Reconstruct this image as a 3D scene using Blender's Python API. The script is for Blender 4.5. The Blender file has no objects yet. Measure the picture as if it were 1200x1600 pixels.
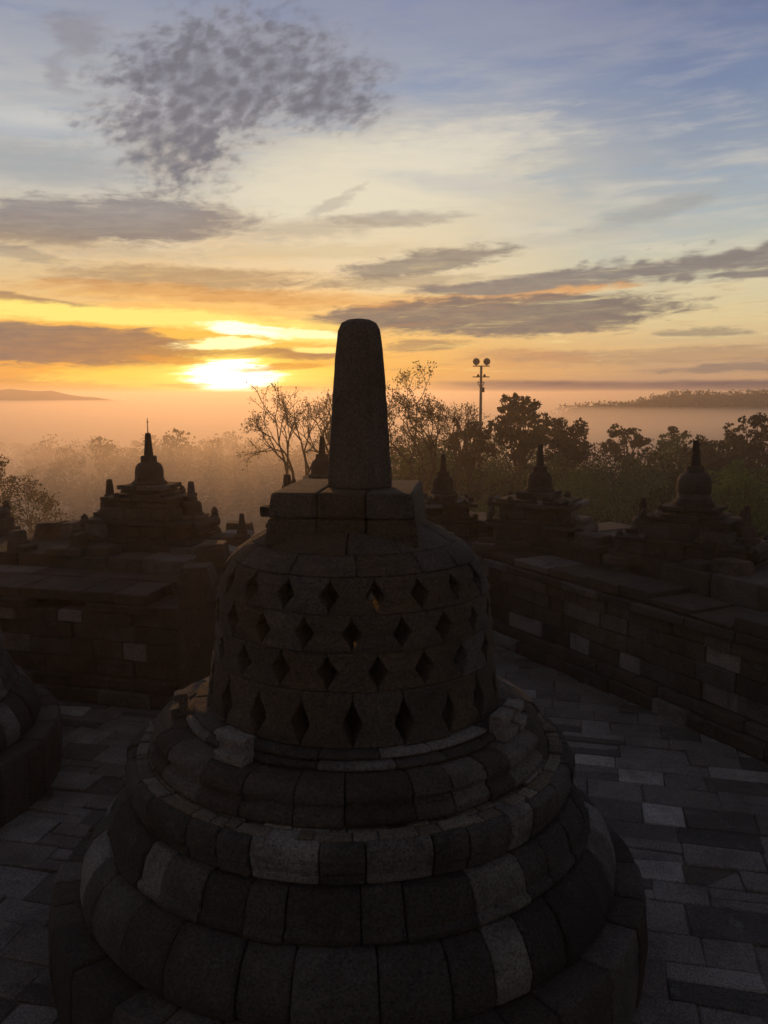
import bpy, math, random
from mathutils import Vector, Matrix, noise as mnoise

random.seed(7)
scene = bpy.context.scene
COL = scene.collection
R = math.radians

# ------------------------------------------------------------------ camera
CAM_Z, PITCH, F = 3.28, R(7.86), 1340.0          # metres, radians, pixels of the 1200x1600 frame
cd = bpy.data.cameras.new('camera'); cam = bpy.data.objects.new('camera', cd); COL.objects.link(cam)
cam.location = (0, 0, CAM_Z); cam.rotation_euler = (math.pi/2 - PITCH, 0, 0)
cd.sensor_fit = 'VERTICAL'; cd.sensor_height = 24.0; cd.lens = 24.0*F/1600.0
cd.clip_start = 0.05; cd.clip_end = 6000
scene.camera = cam

def elev(py):                                     # elevation (deg) on the picture's middle column
    return math.degrees(math.atan((800-py)/F)) - math.degrees(PITCH)
def azim(px):
    return math.degrees(math.atan((px-600)/F))
def at(px, py, Y):                                # world point at forward distance Y
    v = (800-py)/F; x = (px-600)/F
    dy = math.cos(PITCH)+v*math.sin(PITCH); dz = -math.sin(PITCH)+v*math.cos(PITCH)
    return Vector((x/dy*Y, Y, CAM_Z+dz/dy*Y))

# ------------------------------------------------------------------ render
scene.render.engine = 'CYCLES'
cy = scene.cycles
cy.use_denoising = True
try: cy.denoiser = 'OPENIMAGEDENOISE'
except Exception: pass
cy.max_bounces = 6; cy.diffuse_bounces = 3; cy.glossy_bounces = 2; cy.volume_bounces = 3
cy.transparent_max_bounces = 8; cy.sample_clamp_indirect = 4.0
cy.use_adaptive_sampling = True; cy.adaptive_threshold = 0.012
vs = scene.view_settings
scene.display_settings.display_device = 'sRGB'
vs.view_transform = 'Standard'; vs.look = 'None'; vs.exposure = 0.0; vs.gamma = 1.0; vs.use_curve_mapping = False

def lin(r, g, b, k=1.0):
    f = lambda c: (c/255/12.92 if c/255 <= 0.04045 else ((c/255+0.055)/1.055)**2.4)*k
    return (f(r), f(g), f(b), 1.0)

# ------------------------------------------------------------------ sun
SUN_AZ, SUN_EL = azim(365), 3.4
sd = bpy.data.lights.new('sun', 'SUN'); sun = bpy.data.objects.new('sun', sd); COL.objects.link(sun)
sd.energy = 1.5; sd.color = (1.0, 0.46, 0.15); sd.angle = R(0.6)
sdir = Vector((math.sin(R(SUN_AZ))*math.cos(R(SUN_EL)), math.cos(R(SUN_AZ))*math.cos(R(SUN_EL)), math.sin(R(SUN_EL))))
sun.rotation_euler = sdir.to_track_quat('Z', 'Y').to_euler()
sun.location = (-30, 170, 40)

# ------------------------------------------------------------------ sky (world)
world = bpy.data.worlds.new('World'); scene.world = world; world.use_nodes = True
NT = world.node_tree; NT.nodes.clear()
class G:
    """tiny node-graph helper"""
    def __init__(s, nt): s.nt = nt
    def new(s, t, **k):
        n = s.nt.nodes.new(t)
        for a, b in k.items(): setattr(n, a, b)
        return n
    def put(s, sock, v):
        if v is None: return
        if hasattr(v, 'is_output'): s.nt.links.new(v, sock)
        else: sock.default_value = v
    def m(s, op, a, b=None, c=None, clamp=False):
        n = s.new('ShaderNodeMath', operation=op); n.use_clamp = clamp
        for i, v in enumerate((a, b, c)): s.put(n.inputs[i], v)
        return n.outputs[0]
    def ss(s, x, lo, hi, a=0.0, b=1.0, kind='SMOOTHSTEP'):
        n = s.new('ShaderNodeMapRange', interpolation_type=kind); n.clamp = True
        for i, v in enumerate((x, lo, hi, a, b)): s.put(n.inputs[i], v)
        return n.outputs[0]
    def mix(s, f, a, b, blend='MIX'):
        n = s.new('ShaderNodeMix', data_type='RGBA', blend_type=blend); n.clamp_factor = True
        s.put(n.inputs[0], f); s.put(n.inputs[6], a); s.put(n.inputs[7], b)
        return n.outputs[2]
    def ramp(s, f, stops, interp='LINEAR'):
        n = s.new('ShaderNodeValToRGB'); cr = n.color_ramp; cr.interpolation = interp
        while len(cr.elements) > 1: cr.elements.remove(cr.elements[-1])
        cr.elements[0].position, cr.elements[0].color = stops[0]
        for p, c in stops[1:]:
            e = cr.elements.new(p); e.color = c
        s.put(n.inputs[0], f); return n.outputs[0]
    def xyz(s, x, y, z=0.0):
        n = s.new('ShaderNodeCombineXYZ')
        for i, v in enumerate((x, y, z)): s.put(n.inputs[i], v)
        return n.outputs[0]
    def noise(s, vec, scale, detail=4.0, rough=0.55, dist=0.0, dim='3D'):
        n = s.new('ShaderNodeTexNoise', noise_dimensions=dim)
        if vec is not None: s.put(n.inputs['Vector'], vec)
        n.inputs['Scale'].default_value = scale; n.inputs['Detail'].default_value = detail
        n.inputs['Roughness'].default_value = rough; n.inputs['Distortion'].default_value = dist
        return n.outputs[0]
    def voro(s, vec, scale, feature='SMOOTH_F1', rand=1.0):
        n = s.new('ShaderNodeTexVoronoi', feature=feature)
        if vec is not None: s.put(n.inputs['Vector'], vec)
        n.inputs['Scale'].default_value = scale
        if 'Randomness' in n.inputs: n.inputs['Randomness'].default_value = rand
        return n.outputs[0]

def build_sky():
    g = G(NT)
    tc = g.new('ShaderNodeTexCoord')
    sep = g.new('ShaderNodeSeparateXYZ'); NT.links.new(tc.outputs['Generated'], sep.inputs[0])
    X, Y, Z = sep.outputs
    U = g.m('MULTIPLY', g.m('ARCTAN2', X, Y), 180/math.pi)           # azimuth in degrees, 0 = straight ahead
    V = g.m('MULTIPLY', g.m('ARCSINE', Z), 180/math.pi)              # elevation in degrees
    P1 = g.xyz(g.m('MULTIPLY', U, 0.10), g.m('MULTIPLY', V, 0.42), 0.0)
    P2 = g.xyz(g.m('MULTIPLY', U, 0.10), g.m('MULTIPLY', V, 0.42), 7.3)
    n1 = g.m('SUBTRACT', g.noise(P1, 1.0, 5, 0.6), 0.5)
    n2 = g.m('SUBTRACT', g.noise(P2, 1.0, 5, 0.6), 0.5)
    # streaks rise slightly towards the right, as the cloud sheets do
    Vt = g.m('SUBTRACT', V, g.m('MULTIPLY', U, 0.03))
    Uw = g.m('ADD', U, g.m('MULTIPLY', n1, 7.0))
    Vw = g.m('ADD', V, g.m('MULTIPLY', n2, 1.5))
    streak = g.m('SUBTRACT', g.noise(g.xyz(g.m('MULTIPLY', U, 0.16), g.m('MULTIPLY', Vt, 1.15), 3.0), 1.0, 7, 0.62, 0.35), 0.5)
    fine = g.m('SUBTRACT', g.noise(g.xyz(g.m('MULTIPLY', U, 0.55), g.m('MULTIPLY', Vt, 2.2), 9.0), 1.0, 6, 0.65, 0.4), 0.5)
    edge = g.m('ADD', g.m('MULTIPLY', streak, 0.75), g.m('MULTIPLY', fine, 0.95))
    wisp = g.m('SUBTRACT', g.noise(g.xyz(g.m('ADD', g.m('MULTIPLY', U, 0.22), g.m('MULTIPLY', n2, 0.8)), g.m('MULTIPLY', Vt, 2.6), 21.0), 1.0, 8, 0.68, 0.5), 0.5)
    cellv = g.xyz(g.m('ADD', g.m('MULTIPLY', U, 0.95), g.m('MULTIPLY', n1, 1.2)), g.m('ADD', g.m('MULTIPLY', V, 1.45), g.m('MULTIPLY', U, -0.35)), 1.0)
    cell = g.m('SUBTRACT', g.noise(cellv, 1.1, 5, 0.55, 0.0), 0.5)
    cellb = g.m('SUBTRACT', 0.55, g.voro(cellv, 1.15))

    def E(cx, cy, rx, ry, rot=0.0, lo=-0.02, hi=0.5, amp=1.0, tex=None, warp=True):
        """soft-edged cloud mass centred on a sky direction; radii in pixels of the photograph (23.4 per degree)"""
        u0, v0 = azim(cx), elev(cy)
        du = g.m('SUBTRACT', Uw if warp else U, u0); dv = g.m('SUBTRACT', Vw if warp else V, v0)
        c, s_ = math.cos(R(rot)), math.sin(R(rot))
        a = g.m('ADD', g.m('MULTIPLY', du, c*23.4/rx), g.m('MULTIPLY', dv, s_*23.4/rx))
        b = g.m('ADD', g.m('MULTIPLY', du, -s_*23.4/ry), g.m('MULTIPLY', dv, c*23.4/ry))
        q = g.m('SUBTRACT', 1.0, g.m('SQRT', g.m('ADD', g.m('MULTIPLY', a, a), g.m('MULTIPLY', b, b))))
        q = g.m('ADD', q, g.m('MULTIPLY', edge if tex is None else tex, amp*0.95))
        return g.ss(q, lo, hi)

    e = lambda v: max(0.0, min(1.0, v/90.0))
    f = g.m('DIVIDE', V, 90.0, clamp=True)
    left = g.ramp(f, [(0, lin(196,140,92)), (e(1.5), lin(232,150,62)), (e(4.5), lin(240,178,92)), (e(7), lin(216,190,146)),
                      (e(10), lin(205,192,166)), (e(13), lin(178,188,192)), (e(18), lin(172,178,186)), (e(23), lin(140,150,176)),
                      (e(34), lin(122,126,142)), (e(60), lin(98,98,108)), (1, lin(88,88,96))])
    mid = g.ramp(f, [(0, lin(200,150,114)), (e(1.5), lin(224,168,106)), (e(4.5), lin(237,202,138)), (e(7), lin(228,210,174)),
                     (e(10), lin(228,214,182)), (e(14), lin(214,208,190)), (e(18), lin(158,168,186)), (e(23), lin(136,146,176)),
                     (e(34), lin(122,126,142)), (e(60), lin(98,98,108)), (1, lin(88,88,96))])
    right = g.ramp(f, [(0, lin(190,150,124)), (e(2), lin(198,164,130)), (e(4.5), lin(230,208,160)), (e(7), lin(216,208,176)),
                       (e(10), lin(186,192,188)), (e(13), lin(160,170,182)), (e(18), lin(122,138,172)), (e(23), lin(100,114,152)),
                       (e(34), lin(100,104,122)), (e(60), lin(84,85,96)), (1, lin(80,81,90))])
    Un = g.m('ADD', U, g.m('MULTIPLY', n1, 8.0))
    base = g.mix(g.ss(Un, -14, 0), left, mid)
    base = g.mix(g.ss(Un, 2, 20), base, right)
    # the half of the sky away from the sun: dim blue-grey dawn
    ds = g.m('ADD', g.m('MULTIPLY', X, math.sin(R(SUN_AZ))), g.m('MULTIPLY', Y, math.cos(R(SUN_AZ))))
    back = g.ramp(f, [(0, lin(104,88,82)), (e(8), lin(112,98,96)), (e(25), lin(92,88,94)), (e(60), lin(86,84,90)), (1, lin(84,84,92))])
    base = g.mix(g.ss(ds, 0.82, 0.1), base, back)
    # clear sky of the atmosphere model under it all
    ns = g.new('ShaderNodeTexSky', sky_type='NISHITA'); ns.sun_disc = False
    ns.sun_elevation = R(SUN_EL); ns.sun_rotation = R(SUN_AZ); ns.altitude = 250
    ns.air_density = 1.2; ns.dust_density = 2.0; ns.ozone_density = 1.5
    nsk = g.mix(1.0, ns.outputs[0], (0.09, 0.09, 0.09, 1), 'MULTIPLY')
    base = g.mix(0.12, base, nsk)

    # high thin veils, cream where the low sun catches them, letting blue through
    veil = g.ss(g.m('ADD', streak, g.m('MULTIPLY', n2, 0.9)), -0.12, 0.30)
    veil = g.m('MULTIPLY', veil, g.ss(V, 26, 14))
    veilc = g.ramp(f, [(0, lin(236,170,96)), (e(5), lin(237,206,148)), (e(9), lin(226,214,190)), (e(14), lin(214,207,194)), (e(22), lin(168,168,182)), (1, lin(80,85,105))])
    sky = g.mix(g.m('MULTIPLY', veil, 0.55), base, veilc)
    blue = g.ss(g.m('ADD', g.m('MULTIPLY', n1, 1.2), g.m('MULTIPLY', streak, -0.8)), 0.0, 0.35)
    blue = g.m('MULTIPLY', blue, g.ss(V, 5, 12))
    bluec = g.ramp(f, [(0, lin(190,190,170)), (e(7), lin(182,196,196)), (e(13), lin(158,176,194)), (e(20), lin(122,138,176)), (1, lin(55,65,95))])
    sky = g.mix(g.m('MULTIPLY', blue, g.ss(ds, 0.3, 0.8, 0.0, 0.5)), sky, bluec)
    # broad cream sheet in the middle
    sky = g.mix(g.m('MULTIPLY', E(560, 290, 300, 85, 8, -0.2, 0.8, 0.9), 0.85), sky, lin(232,222,196))
    sky = g.mix(g.m('MULTIPLY', E(700, 235, 170, 40, 8, -0.2, 0.8, 0.9), 0.5), sky, lin(224,216,200))
    sky = g.mix(g.m('MULTIPLY', E(60, 215, 170, 26, 0, -0.1, 0.8, 0.9), 0.5), sky, lin(214,212,206))
    sky = g.mix(g.m('MULTIPLY', E(820, 40, 330, 38, -3, -0.3, 0.9, 1.0), 0.45), sky, lin(152,154,172))

    # warm glow round the sun
    su, sv = azim(365), elev(588)
    gu = g.m('SUBTRACT', U, su); gv = g.m('SUBTRACT', V, sv)
    def gauss(a, b):
        p = g.m('MULTIPLY', gu, 1/a); q = g.m('MULTIPLY', gv, 1/b)
        return g.m('EXPONENT', g.m('MULTIPLY', g.m('ADD', g.m('MULTIPLY', p, p), g.m('MULTIPLY', q, q)), -1.0))
    sky = g.mix(g.m('MULTIPLY', gauss(13, 4.6), 0.75), sky, lin(252,186,74))
    sky = g.mix(g.m('MULTIPLY', gauss(6.5, 2.4), 0.9), sky, lin(255,206,70))
    sky = g.mix(g.m('MULTIPLY', gauss(3.6, 1.7), 0.8), sky, lin(255,224,110, 1.15))

    # cloud colours: cool grey high up, warm grey-brown low down, browner towards the sun
    cc = g.ramp(f, [(0, lin(122,102,100)), (e(2), lin(128,108,104)), (e(5), lin(128,116,110)), (e(8), lin(142,130,120)), (e(14), lin(128,126,134)), (e(24), lin(120,124,146)), (1, lin(50,55,75))])
    cc = g.mix(g.m('MULTIPLY', gauss(12, 3.6), 0.62), cc, lin(176,116,56))
    cc = g.mix(g.m('MULTIPLY', gauss(5.5, 1.7), 0.7), cc, lin(238,160,56))
    def cloud(sky, mask, op=1.0, col=None):
        d = g.m('ADD', 0.93, g.m('ADD', g.m('MULTIPLY', wisp, 0.55), g.m('MULTIPLY', fine, 0.45)), clamp=True)
        return g.mix(g.m('MULTIPLY', g.m('MULTIPLY', mask, d), op), sky, cc if col is None else col)

    # mottled altocumulus patch, upper left
    tex = g.m('ADD', g.m('MULTIPLY', cell, 1.35), g.m('MULTIPLY', cellb, 0.55))
    soft = g.m('MAXIMUM', E(400, 130, 290, 125, 10, -0.05, 0.9, 0.9), E(310, 240, 130, 80, 0, 0.0, 0.8, 0.8))
    sky = g.mix(g.m('MULTIPLY', soft, 0.55), sky, g.mix(g.ss(V, 13, 20), lin(196,186,172), lin(158,159,170)))
    pt = g.m('ADD', g.m('MULTIPLY', cell, 0.75), g.m('MULTIPLY', edge, 0.35))
    ac = E(345, 140, 250, 125, 18, -0.05, 0.85, 1.0, pt)
    ac = g.m('MAXIMUM', ac, E(285, 225, 140, 115, -20, 0.0, 0.85, 1.0, pt))
    ac = g.m('MAXIMUM', ac, E(520, 145, 135, 75, 0, 0.0, 0.9, 0.9, pt))
    puff = g.m('ADD', g.m('MULTIPLY', cell, 0.9), g.m('MULTIPLY', cellb, 0.55))
    body = g.ss(g.m('ADD', puff, g.m('MULTIPLY', ac, 0.45)), -0.02, 0.42)
    acc = g.mix(g.ss(puff, -0.24, 0.26), g.mix(g.ss(V, 12.5, 18), lin(182,173,162), lin(152,152,162)), lin(114,113,122))
    sky = g.mix(g.m('MULTIPLY', g.ss(ac, 0.0, 0.95), g.m('ADD', 0.50, g.m('MULTIPLY', body, 0.44))), sky, acc)
    sky = cloud(sky, E(150, 85, 50, 36, 20, -0.1, 0.7, 0.8, cell), 0.7, lin(140,136,144))
    sky = cloud(sky, E(120, 145, 24, 26, 0, -0.1, 0.7, 0.9, cell), 0.5, lin(140,136,144))
    # pale grey sheets and banks
    sky = cloud(sky, E(70, 280, 200, 30, 0, -0.2, 0.7), 0.6, lin(156,158,162))
    sky = cloud(sky, E(40, 230, 150, 16, 0, -0.2, 0.7), 0.4, lin(168,174,184))
    sky = cloud(sky, E(690, 285, 160, 18, -4, -0.2, 0.8), 0.45, lin(176,178,184))
    bank = g.m('MAXIMUM', E(120, 362, 290, 40, 2, 0.0, 0.45, 1.1), E(255, 345, 130, 34, -6, 0.05, 0.5, 1.3, fine))
    sky = cloud(sky, bank, 0.92, g.ramp(g.ss(V, 7.6, 11.2), [(0, lin(164,142,120)), (0.5, lin(140,126,118)), (1, lin(142,136,136))]))
    sky = cloud(sky, E(620, 345, 130, 17, 3, 0.0, 0.6, 1.2, fine), 0.65, lin(158,146,136))
    sky = cloud(sky, E(470, 362, 190, 26, 4, -0.05, 0.8, 1.3, fine), 0.55, lin(178,160,138))
    sky = cloud(sky, E(330, 352, 90, 26, 10, -0.05, 0.7, 1.3, cell), 0.6, lin(150,136,126))
    sky = cloud(sky, E(900, 375, 260, 16, 3, -0.05, 0.9, 1.2), 0.45, lin(186,180,168))
    sky = cloud(sky, E(480, 395, 300, 14, 1, -0.05, 0.8, 1.2), 0.45, lin(206,182,140))
    sky = cloud(sky, E(520, 320, 60, 16, 30, 0.1, 0.7, 1.3, cell), 0.5, lin(172,160,148))
    sky = cloud(sky, E(1010, 340, 130, 22, 10, 0.0, 0.7, 1.0), 0.6, lin(158,158,156))
    sky = cloud(sky, E(300, 440, 260, 22, -1, -0.05, 0.6, 1.2), 0.75, lin(172,140,108))
    sky = cloud(sky, E(130, 400, 240, 14, -2, -0.05, 0.7, 1.2), 0.4, lin(188,164,134))
    sky = cloud(sky, E(40, 412, 130, 9, -8, 0.0, 0.6, 1.0), 0.5)
    sky = cloud(sky, E(655, 412, 160, 20, 8, -0.02, 0.45, 1.1, fine), 0.85, lin(138,126,116))
    sky = cloud(sky, E(600, 440, 200, 13, 2, 0.0, 0.6, 1.1), 0.55, lin(160,138,112))
    # layered streak and the big lens on the right
    s1 = g.m('MAXIMUM', E(850, 447, 250, 19, 3, -0.02, 0.4, 1.0, fine), E(1080, 425, 190, 26, 6, 0.05, 0.7, 1.1, g.m('ADD', fine, cellb)))
    s1 = g.m('MAXIMUM', s1, E(1170, 438, 90, 10, 6, 0.0, 0.4, 1.0))
    sky = cloud(sky, s1, 0.88, lin(126,116,114))
    sky = cloud(sky, E(760, 470, 270, 12, 4, 0.0, 0.5, 1.0), 0.85, lin(240,176,108))
    sky = cloud(sky, E(560, 470, 330, 17, -1, 0.0, 0.8, 1.0), 0.5, lin(238,172,92))
    sky = cloud(sky, g.m('MAXIMUM', E(800, 493, 275, 34, 1, 0.0, 0.3, 0.75), E(640, 500, 190, 20, -3, 0.0, 0.4, 1.1)), 0.94, lin(124,112,106))
    sky = cloud(sky, E(1110, 525, 90, 8, -3, 0.0, 0.5, 1.0), 0.7, lin(140,128,112))
    sky = cloud(sky, E(1000, 558, 260, 16, 0, -0.05, 0.6, 1.3), 0.65, lin(176,142,112))
    sky = cloud(sky, E(1150, 578, 160, 10, 3, 0.0, 0.5, 1.0), 0.8, lin(138,118,108))
    sky = cloud(sky, E(820, 560, 130, 22, 0, 0.1, 0.7, 1.3, fine), 0.55, lin(206,148,100))
    sky = cloud(sky, E(670, 540, 90, 12, 2, 0.0, 0.5, 1.0), 0.7, lin(160,130,100))
    thin = g.m('MULTIPLY', g.ss(g.m('ADD', wisp, g.m('MULTIPLY', streak, 0.5)), 0.03, 0.24), g.m('MULTIPLY', g.ss(V, 0.4, 1.6), g.ss(V, 8.5, 4.5)))
    sky = cloud(sky, thin, 0.55, g.mix(g.ss(U, -4, 10), lin(206,140,76), lin(172,140,116)))
    pale = g.m('MULTIPLY', g.ss(g.m('SUBTRACT', g.m('MULTIPLY', streak, -0.6), wisp), 0.06, 0.26), g.m('MULTIPLY', g.ss(V, 0.6, 2.0), g.ss(V, 9.5, 5.5)))
    sky = g.mix(g.m('MULTIPLY', pale, 0.5), sky, g.mix(g.ss(U, -3, 12), lin(255,214,112), lin(246,224,158)))
    # left bands round the sun
    sky = cloud(sky, E(300, 462, 340, 16, -2, 0.0, 0.7, 1.1), 0.6, lin(214,150,84))
    sky = cloud(sky, E(60, 478, 130, 9, -6, 0.0, 0.5, 1.0), 0.75, lin(150,118,96))
    gap = g.m('MAXIMUM', E(200, 500, 350, 20, -2, -0.05, 0.5, 1.2), E(400, 520, 190, 13, -5, -0.05, 0.4, 1.0))
    sky = g.mix(g.m('MULTIPLY', gap, 0.95), sky, lin(255,224,120, 1.15))
    sky = g.mix(E(390, 519, 85, 15, -3, 0.0, 0.5, 1.3), sky, lin(255,246,205, 1.5))
    sky = g.mix(g.m('MULTIPLY', E(470, 523, 90, 9, -4, 0.0, 0.5, 0.9), 0.9), sky, lin(255,240,180, 1.3))
    band = g.m('MAXIMUM', E(110, 548, 260, 32, -2, 0.0, 0.35, 0.9), E(400, 557, 200, 13, 0, 0.0, 0.5, 1.0))
    band = g.m('MAXIMUM', band, E(60, 528, 180, 16, -2, 0.0, 0.4, 0.9))
    sky = cloud(sky, band, 0.94)
    sky = g.mix(E(345, 543, 95, 13, 3, 0.0, 0.5, 1.3), sky, lin(255,240,170, 1.4))
    sky = g.mix(g.m('MULTIPLY', E(500, 548, 45, 6, 0, 0.0, 0.5, 0.9), 0.9), sky, lin(255,228,130, 1.2))
    # low slate band over the valley fog, on the right
    low = g.m('MULTIPLY', g.ss(g.m('ADD', V, g.m('MULTIPLY', n2, 0.5)), 0.05, 0.25), g.ss(g.m('ADD', V, g.m('MULTIPLY', n1, 0.6)), 0.95, 0.62))
    low = g.m('MULTIPLY', low, g.ss(g.m('ADD', U, g.m('MULTIPLY', streak, 8)), 1.0, 9.0))
    sky = cloud(sky, low, 0.97, lin(72,66,84))
    sky = cloud(sky, E(120, 596, 130, 7, 0, 0.0, 0.5, 1.0), 0.6, lin(214,140,70))
    sky = g.mix(g.m('MULTIPLY', E(310, 592, 250, 24, 0, -0.05, 0.6, 1.2), 0.9), sky, lin(255,212,84, 1.1))
    sky = g.mix(g.m('MULTIPLY', E(470, 585, 110, 14, 0, -0.05, 0.6, 1.2), 0.8), sky, lin(255,214,90, 1.1))
    # the sun's own glare through the thinnest cloud
    core = g.m('MULTIPLY', g.m('ADD', g.m('MULTIPLY', gauss(2.9, 1.3), 1.05), g.m('MULTIPLY', gauss(7.5, 0.95), 0.38)), g.m('ADD', 1.0, g.m('ADD', g.m('MULTIPLY', wisp, -2.0), g.m('MULTIPLY', edge, -0.7))))
    sky = g.mix(g.ss(core, 0.05, 0.85), sky, lin(255,222,100, 1.4))
    sky = g.mix(g.ss(core, 0.45, 1.05), sky, lin(255,250,222, 2.6))
    sky = cloud(sky, E(440, 575, 90, 5, 2, 0.0, 0.5, 1.3), 0.8, lin(226,150,56))
    sky = cloud(sky, E(275, 566, 80, 5, -3, 0.0, 0.5, 1.3), 0.7, lin(226,150,60))
    sky = cloud(sky, E(300, 600, 70, 4, 2, 0.0, 0.5, 1.3), 0.6, lin(240,170,60))
    sky = cloud(sky, E(455, 605, 60, 6, 2, 0.0, 0.5, 1.0), 0.7, lin(196,122,52))
    # below the horizon: the same dull warm grey as the ground fog
    sky = g.mix(g.ss(V, 0.0, -3.0), sky, lin(120,92,74))
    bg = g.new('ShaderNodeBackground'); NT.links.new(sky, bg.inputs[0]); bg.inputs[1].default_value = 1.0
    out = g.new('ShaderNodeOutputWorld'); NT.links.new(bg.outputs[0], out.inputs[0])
build_sky()

# ------------------------------------------------------------------ materials
MATS = {}
def mat(name):
    m = bpy.data.materials.new(name); m.use_nodes = True
    nt = m.node_tree
    b = nt.nodes['Principled BSDF']; b.inputs['Specular IOR Level'].default_value = 0.25
    MATS[name] = m
    return m, G(nt), b

def stone(name, dark, mid, pale, pale_from=0.86, warm=(1.06, 1.0, 0.94), bump=0.5, pit=1.0, stain=0.6, rough=0.92, tex=1.0):
    """porous volcanic stone: every separate block has its own tone, some much paler"""
    m, g, b = mat(name)
    tc = g.new('ShaderNodeTexCoord').outputs['Object']
    at_ = g.new('ShaderNodeAttribute'); at_.attribute_name = 'tone'
    rnd = at_.outputs['Fac']
    gr = lambda v, k=1.0: (v*(1+(warm[0]-1)*k), v, v*(1+(warm[2]-1)*k), 1)
    tone = g.ramp(rnd, [(0.0, gr(dark)), (0.35, gr((dark+mid)/2, 2.2)), (pale_from-0.12, gr(mid)), (pale_from, gr(mid*1.25)), (min(1.0, pale_from+0.03), gr(pale*0.85)), (1.0, gr(pale, 0.3))])
    blot = g.noise(tc, 2.6*tex, 6, 0.65, 0.6)
    lich = g.noise(tc, 9.0*tex, 5, 0.7, 0.3)
    grain = g.noise(tc, 70.0*tex, 3, 0.6)
    pits = g.voro(tc, 55.0*tex, 'F1')
    c = g.mix(g.m('MULTIPLY', g.ss(blot, 0.42, 0.72), stain), tone, gr(dark*0.55, 1.0))
    c = g.mix(g.m('MULTIPLY', g.ss(lich, 0.56, 0.70), 0.35), c, gr(pale*0.7, -0.4))
    c = g.mix(g.m('MULTIPLY', g.ss(grain, 0.38, 0.62), 0.7), c, g.mix(1.0, c, (0.48, 0.47, 0.47, 1), 'MULTIPLY'))
    c = g.mix(g.m('MULTIPLY', g.ss(pits, 0.22, 0.05), 0.6), c, gr(dark*0.4, 1.0))
    blot2 = g.noise(tc, 0.9*tex, 4, 0.6, 0.4)
    c = g.mix(g.m('MULTIPLY', g.ss(blot2, 0.40, 0.62), 0.45), c, g.mix(1.0, c, (0.50, 0.48, 0.47, 1), 'MULTIPLY'))
    g.put(b.inputs['Base Color'], c)
    b.inputs['Roughness'].default_value = rough
    h = g.m('ADD', g.m('MULTIPLY', g.ss(pits, 0.0, 0.35), 0.35*pit), g.m('ADD', g.m('MULTIPLY', grain, 0.35), g.m('MULTIPLY', lich, 1.1)))
    bm = g.new('ShaderNodeBump'); bm.inputs['Strength'].default_value = 0.9; bm.inputs['Distance'].default_value = 0.035
    g.put(bm.inputs['Height'], h); g.put(b.inputs['Normal'], bm.outputs[0])
    return m
stone('stone_base', 0.048, 0.095, 0.25, 0.77, warm=(1.02, 1.0, 0.98))
stone('stone_torus', 0.050, 0.090, 0.17, 0.82, warm=(1.10, 1.0, 0.94))
stone('stone_dome', 0.074, 0.100, 0.14, 0.84, stain=0.6, warm=(1.14,1.0,0.88))
stone('stone_wall', 0.075, 0.130, 0.36, 0.84, warm=(1.12,1.0,0.9))
stone('stone_tower', 0.060, 0.100, 0.22, 0.88, warm=(1.12,1.0,0.9))
stone('stone_floor', 0.11, 0.27, 0.55, 0.89, warm=(1.05, 1.0, 0.97), stain=0.45)
stone('stone_brick', 0.10, 0.20, 0.28, 0.80, warm=(1.10, 1.0, 0.88), stain=0.3)

def leafmat(name, c1, c2, trans=0.25):
    m, g, b = mat(name)
    nt = m.node_tree
    geo = g.new('ShaderNodeNewGeometry')
    tc = g.new('ShaderNodeTexCoord').outputs['Object']
    f = g.m('ADD', g.m('MULTIPLY', geo.outputs['Random Per Island'], 0.6), g.m('MULTIPLY', g.noise(tc, 0.9, 3), 0.4))
    c = g.ramp(f, [(0.15, c1+(1,)), (0.85, c2+(1,))])
    g.put(b.inputs['Base Color'], c); b.inputs['Roughness'].default_value = 0.6
    tr = g.new('ShaderNodeBsdfTranslucent'); g.put(tr.inputs[0], c)
    mx = g.new('ShaderNodeMixShader'); mx.inputs[0].default_value = trans
    nt.links.new(b.outputs[0], mx.inputs[1]); nt.links.new(tr.outputs[0], mx.inputs[2])
    nt.links.new(mx.outputs[0], nt.nodes['Material Output'].inputs[0])
leafmat('leaf_dark', (0.022, 0.030, 0.014), (0.050, 0.062, 0.026))
leafmat('leaf_mid', (0.065, 0.105, 0.032), (0.130, 0.180, 0.058), 0.3)
leafmat('leaf_bright', (0.095, 0.155, 0.045), (0.165, 0.235, 0.075), 0.35)
leafmat('leaf_sparse', (0.050, 0.050, 0.022), (0.090, 0.080, 0.034))
def plain(name, col, rough=0.8, metal=0.0, bscale=12.0, var=0.35):
    m, g, b = mat(name)
    tc = g.new('ShaderNodeTexCoord').outputs['Object']
    n = g.noise(tc, bscale, 5, 0.6)
    g.put(b.inputs['Base Color'], g.mix(g.ss(n, 0.3, 0.7), tuple(c*(1-var) for c in col)+(1,), tuple(c*(1+var) for c in col)+(1,)))
    b.inputs['Roughness'].default_value = rough; b.inputs['Metallic'].default_value = metal
    bm = g.new('ShaderNodeBump'); bm.inputs['Strength'].default_value = 0.3; bm.inputs['Distance'].default_value = 0.02
    g.put(bm.inputs['Height'], n); g.put(b.inputs['Normal'], bm.outputs[0])
    return m
plain('bark', (0.070, 0.055, 0.042), 0.9)
plain('ground_soil', (0.045, 0.050, 0.025), 0.95, bscale=0.15)
plain('hill_wood', (0.035, 0.042, 0.024), 0.95, bscale=0.08)
plain('galvanised', (0.16, 0.16, 0.16), 0.5, 0.6, 30, 0.15)
plain('lamp_black', (0.03, 0.03, 0.032), 0.5, 0.2, 30, 0.2)
plain('lamp_glass', (0.10, 0.10, 0.10), 0.15, 0.0, 5, 0.1)

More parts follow.
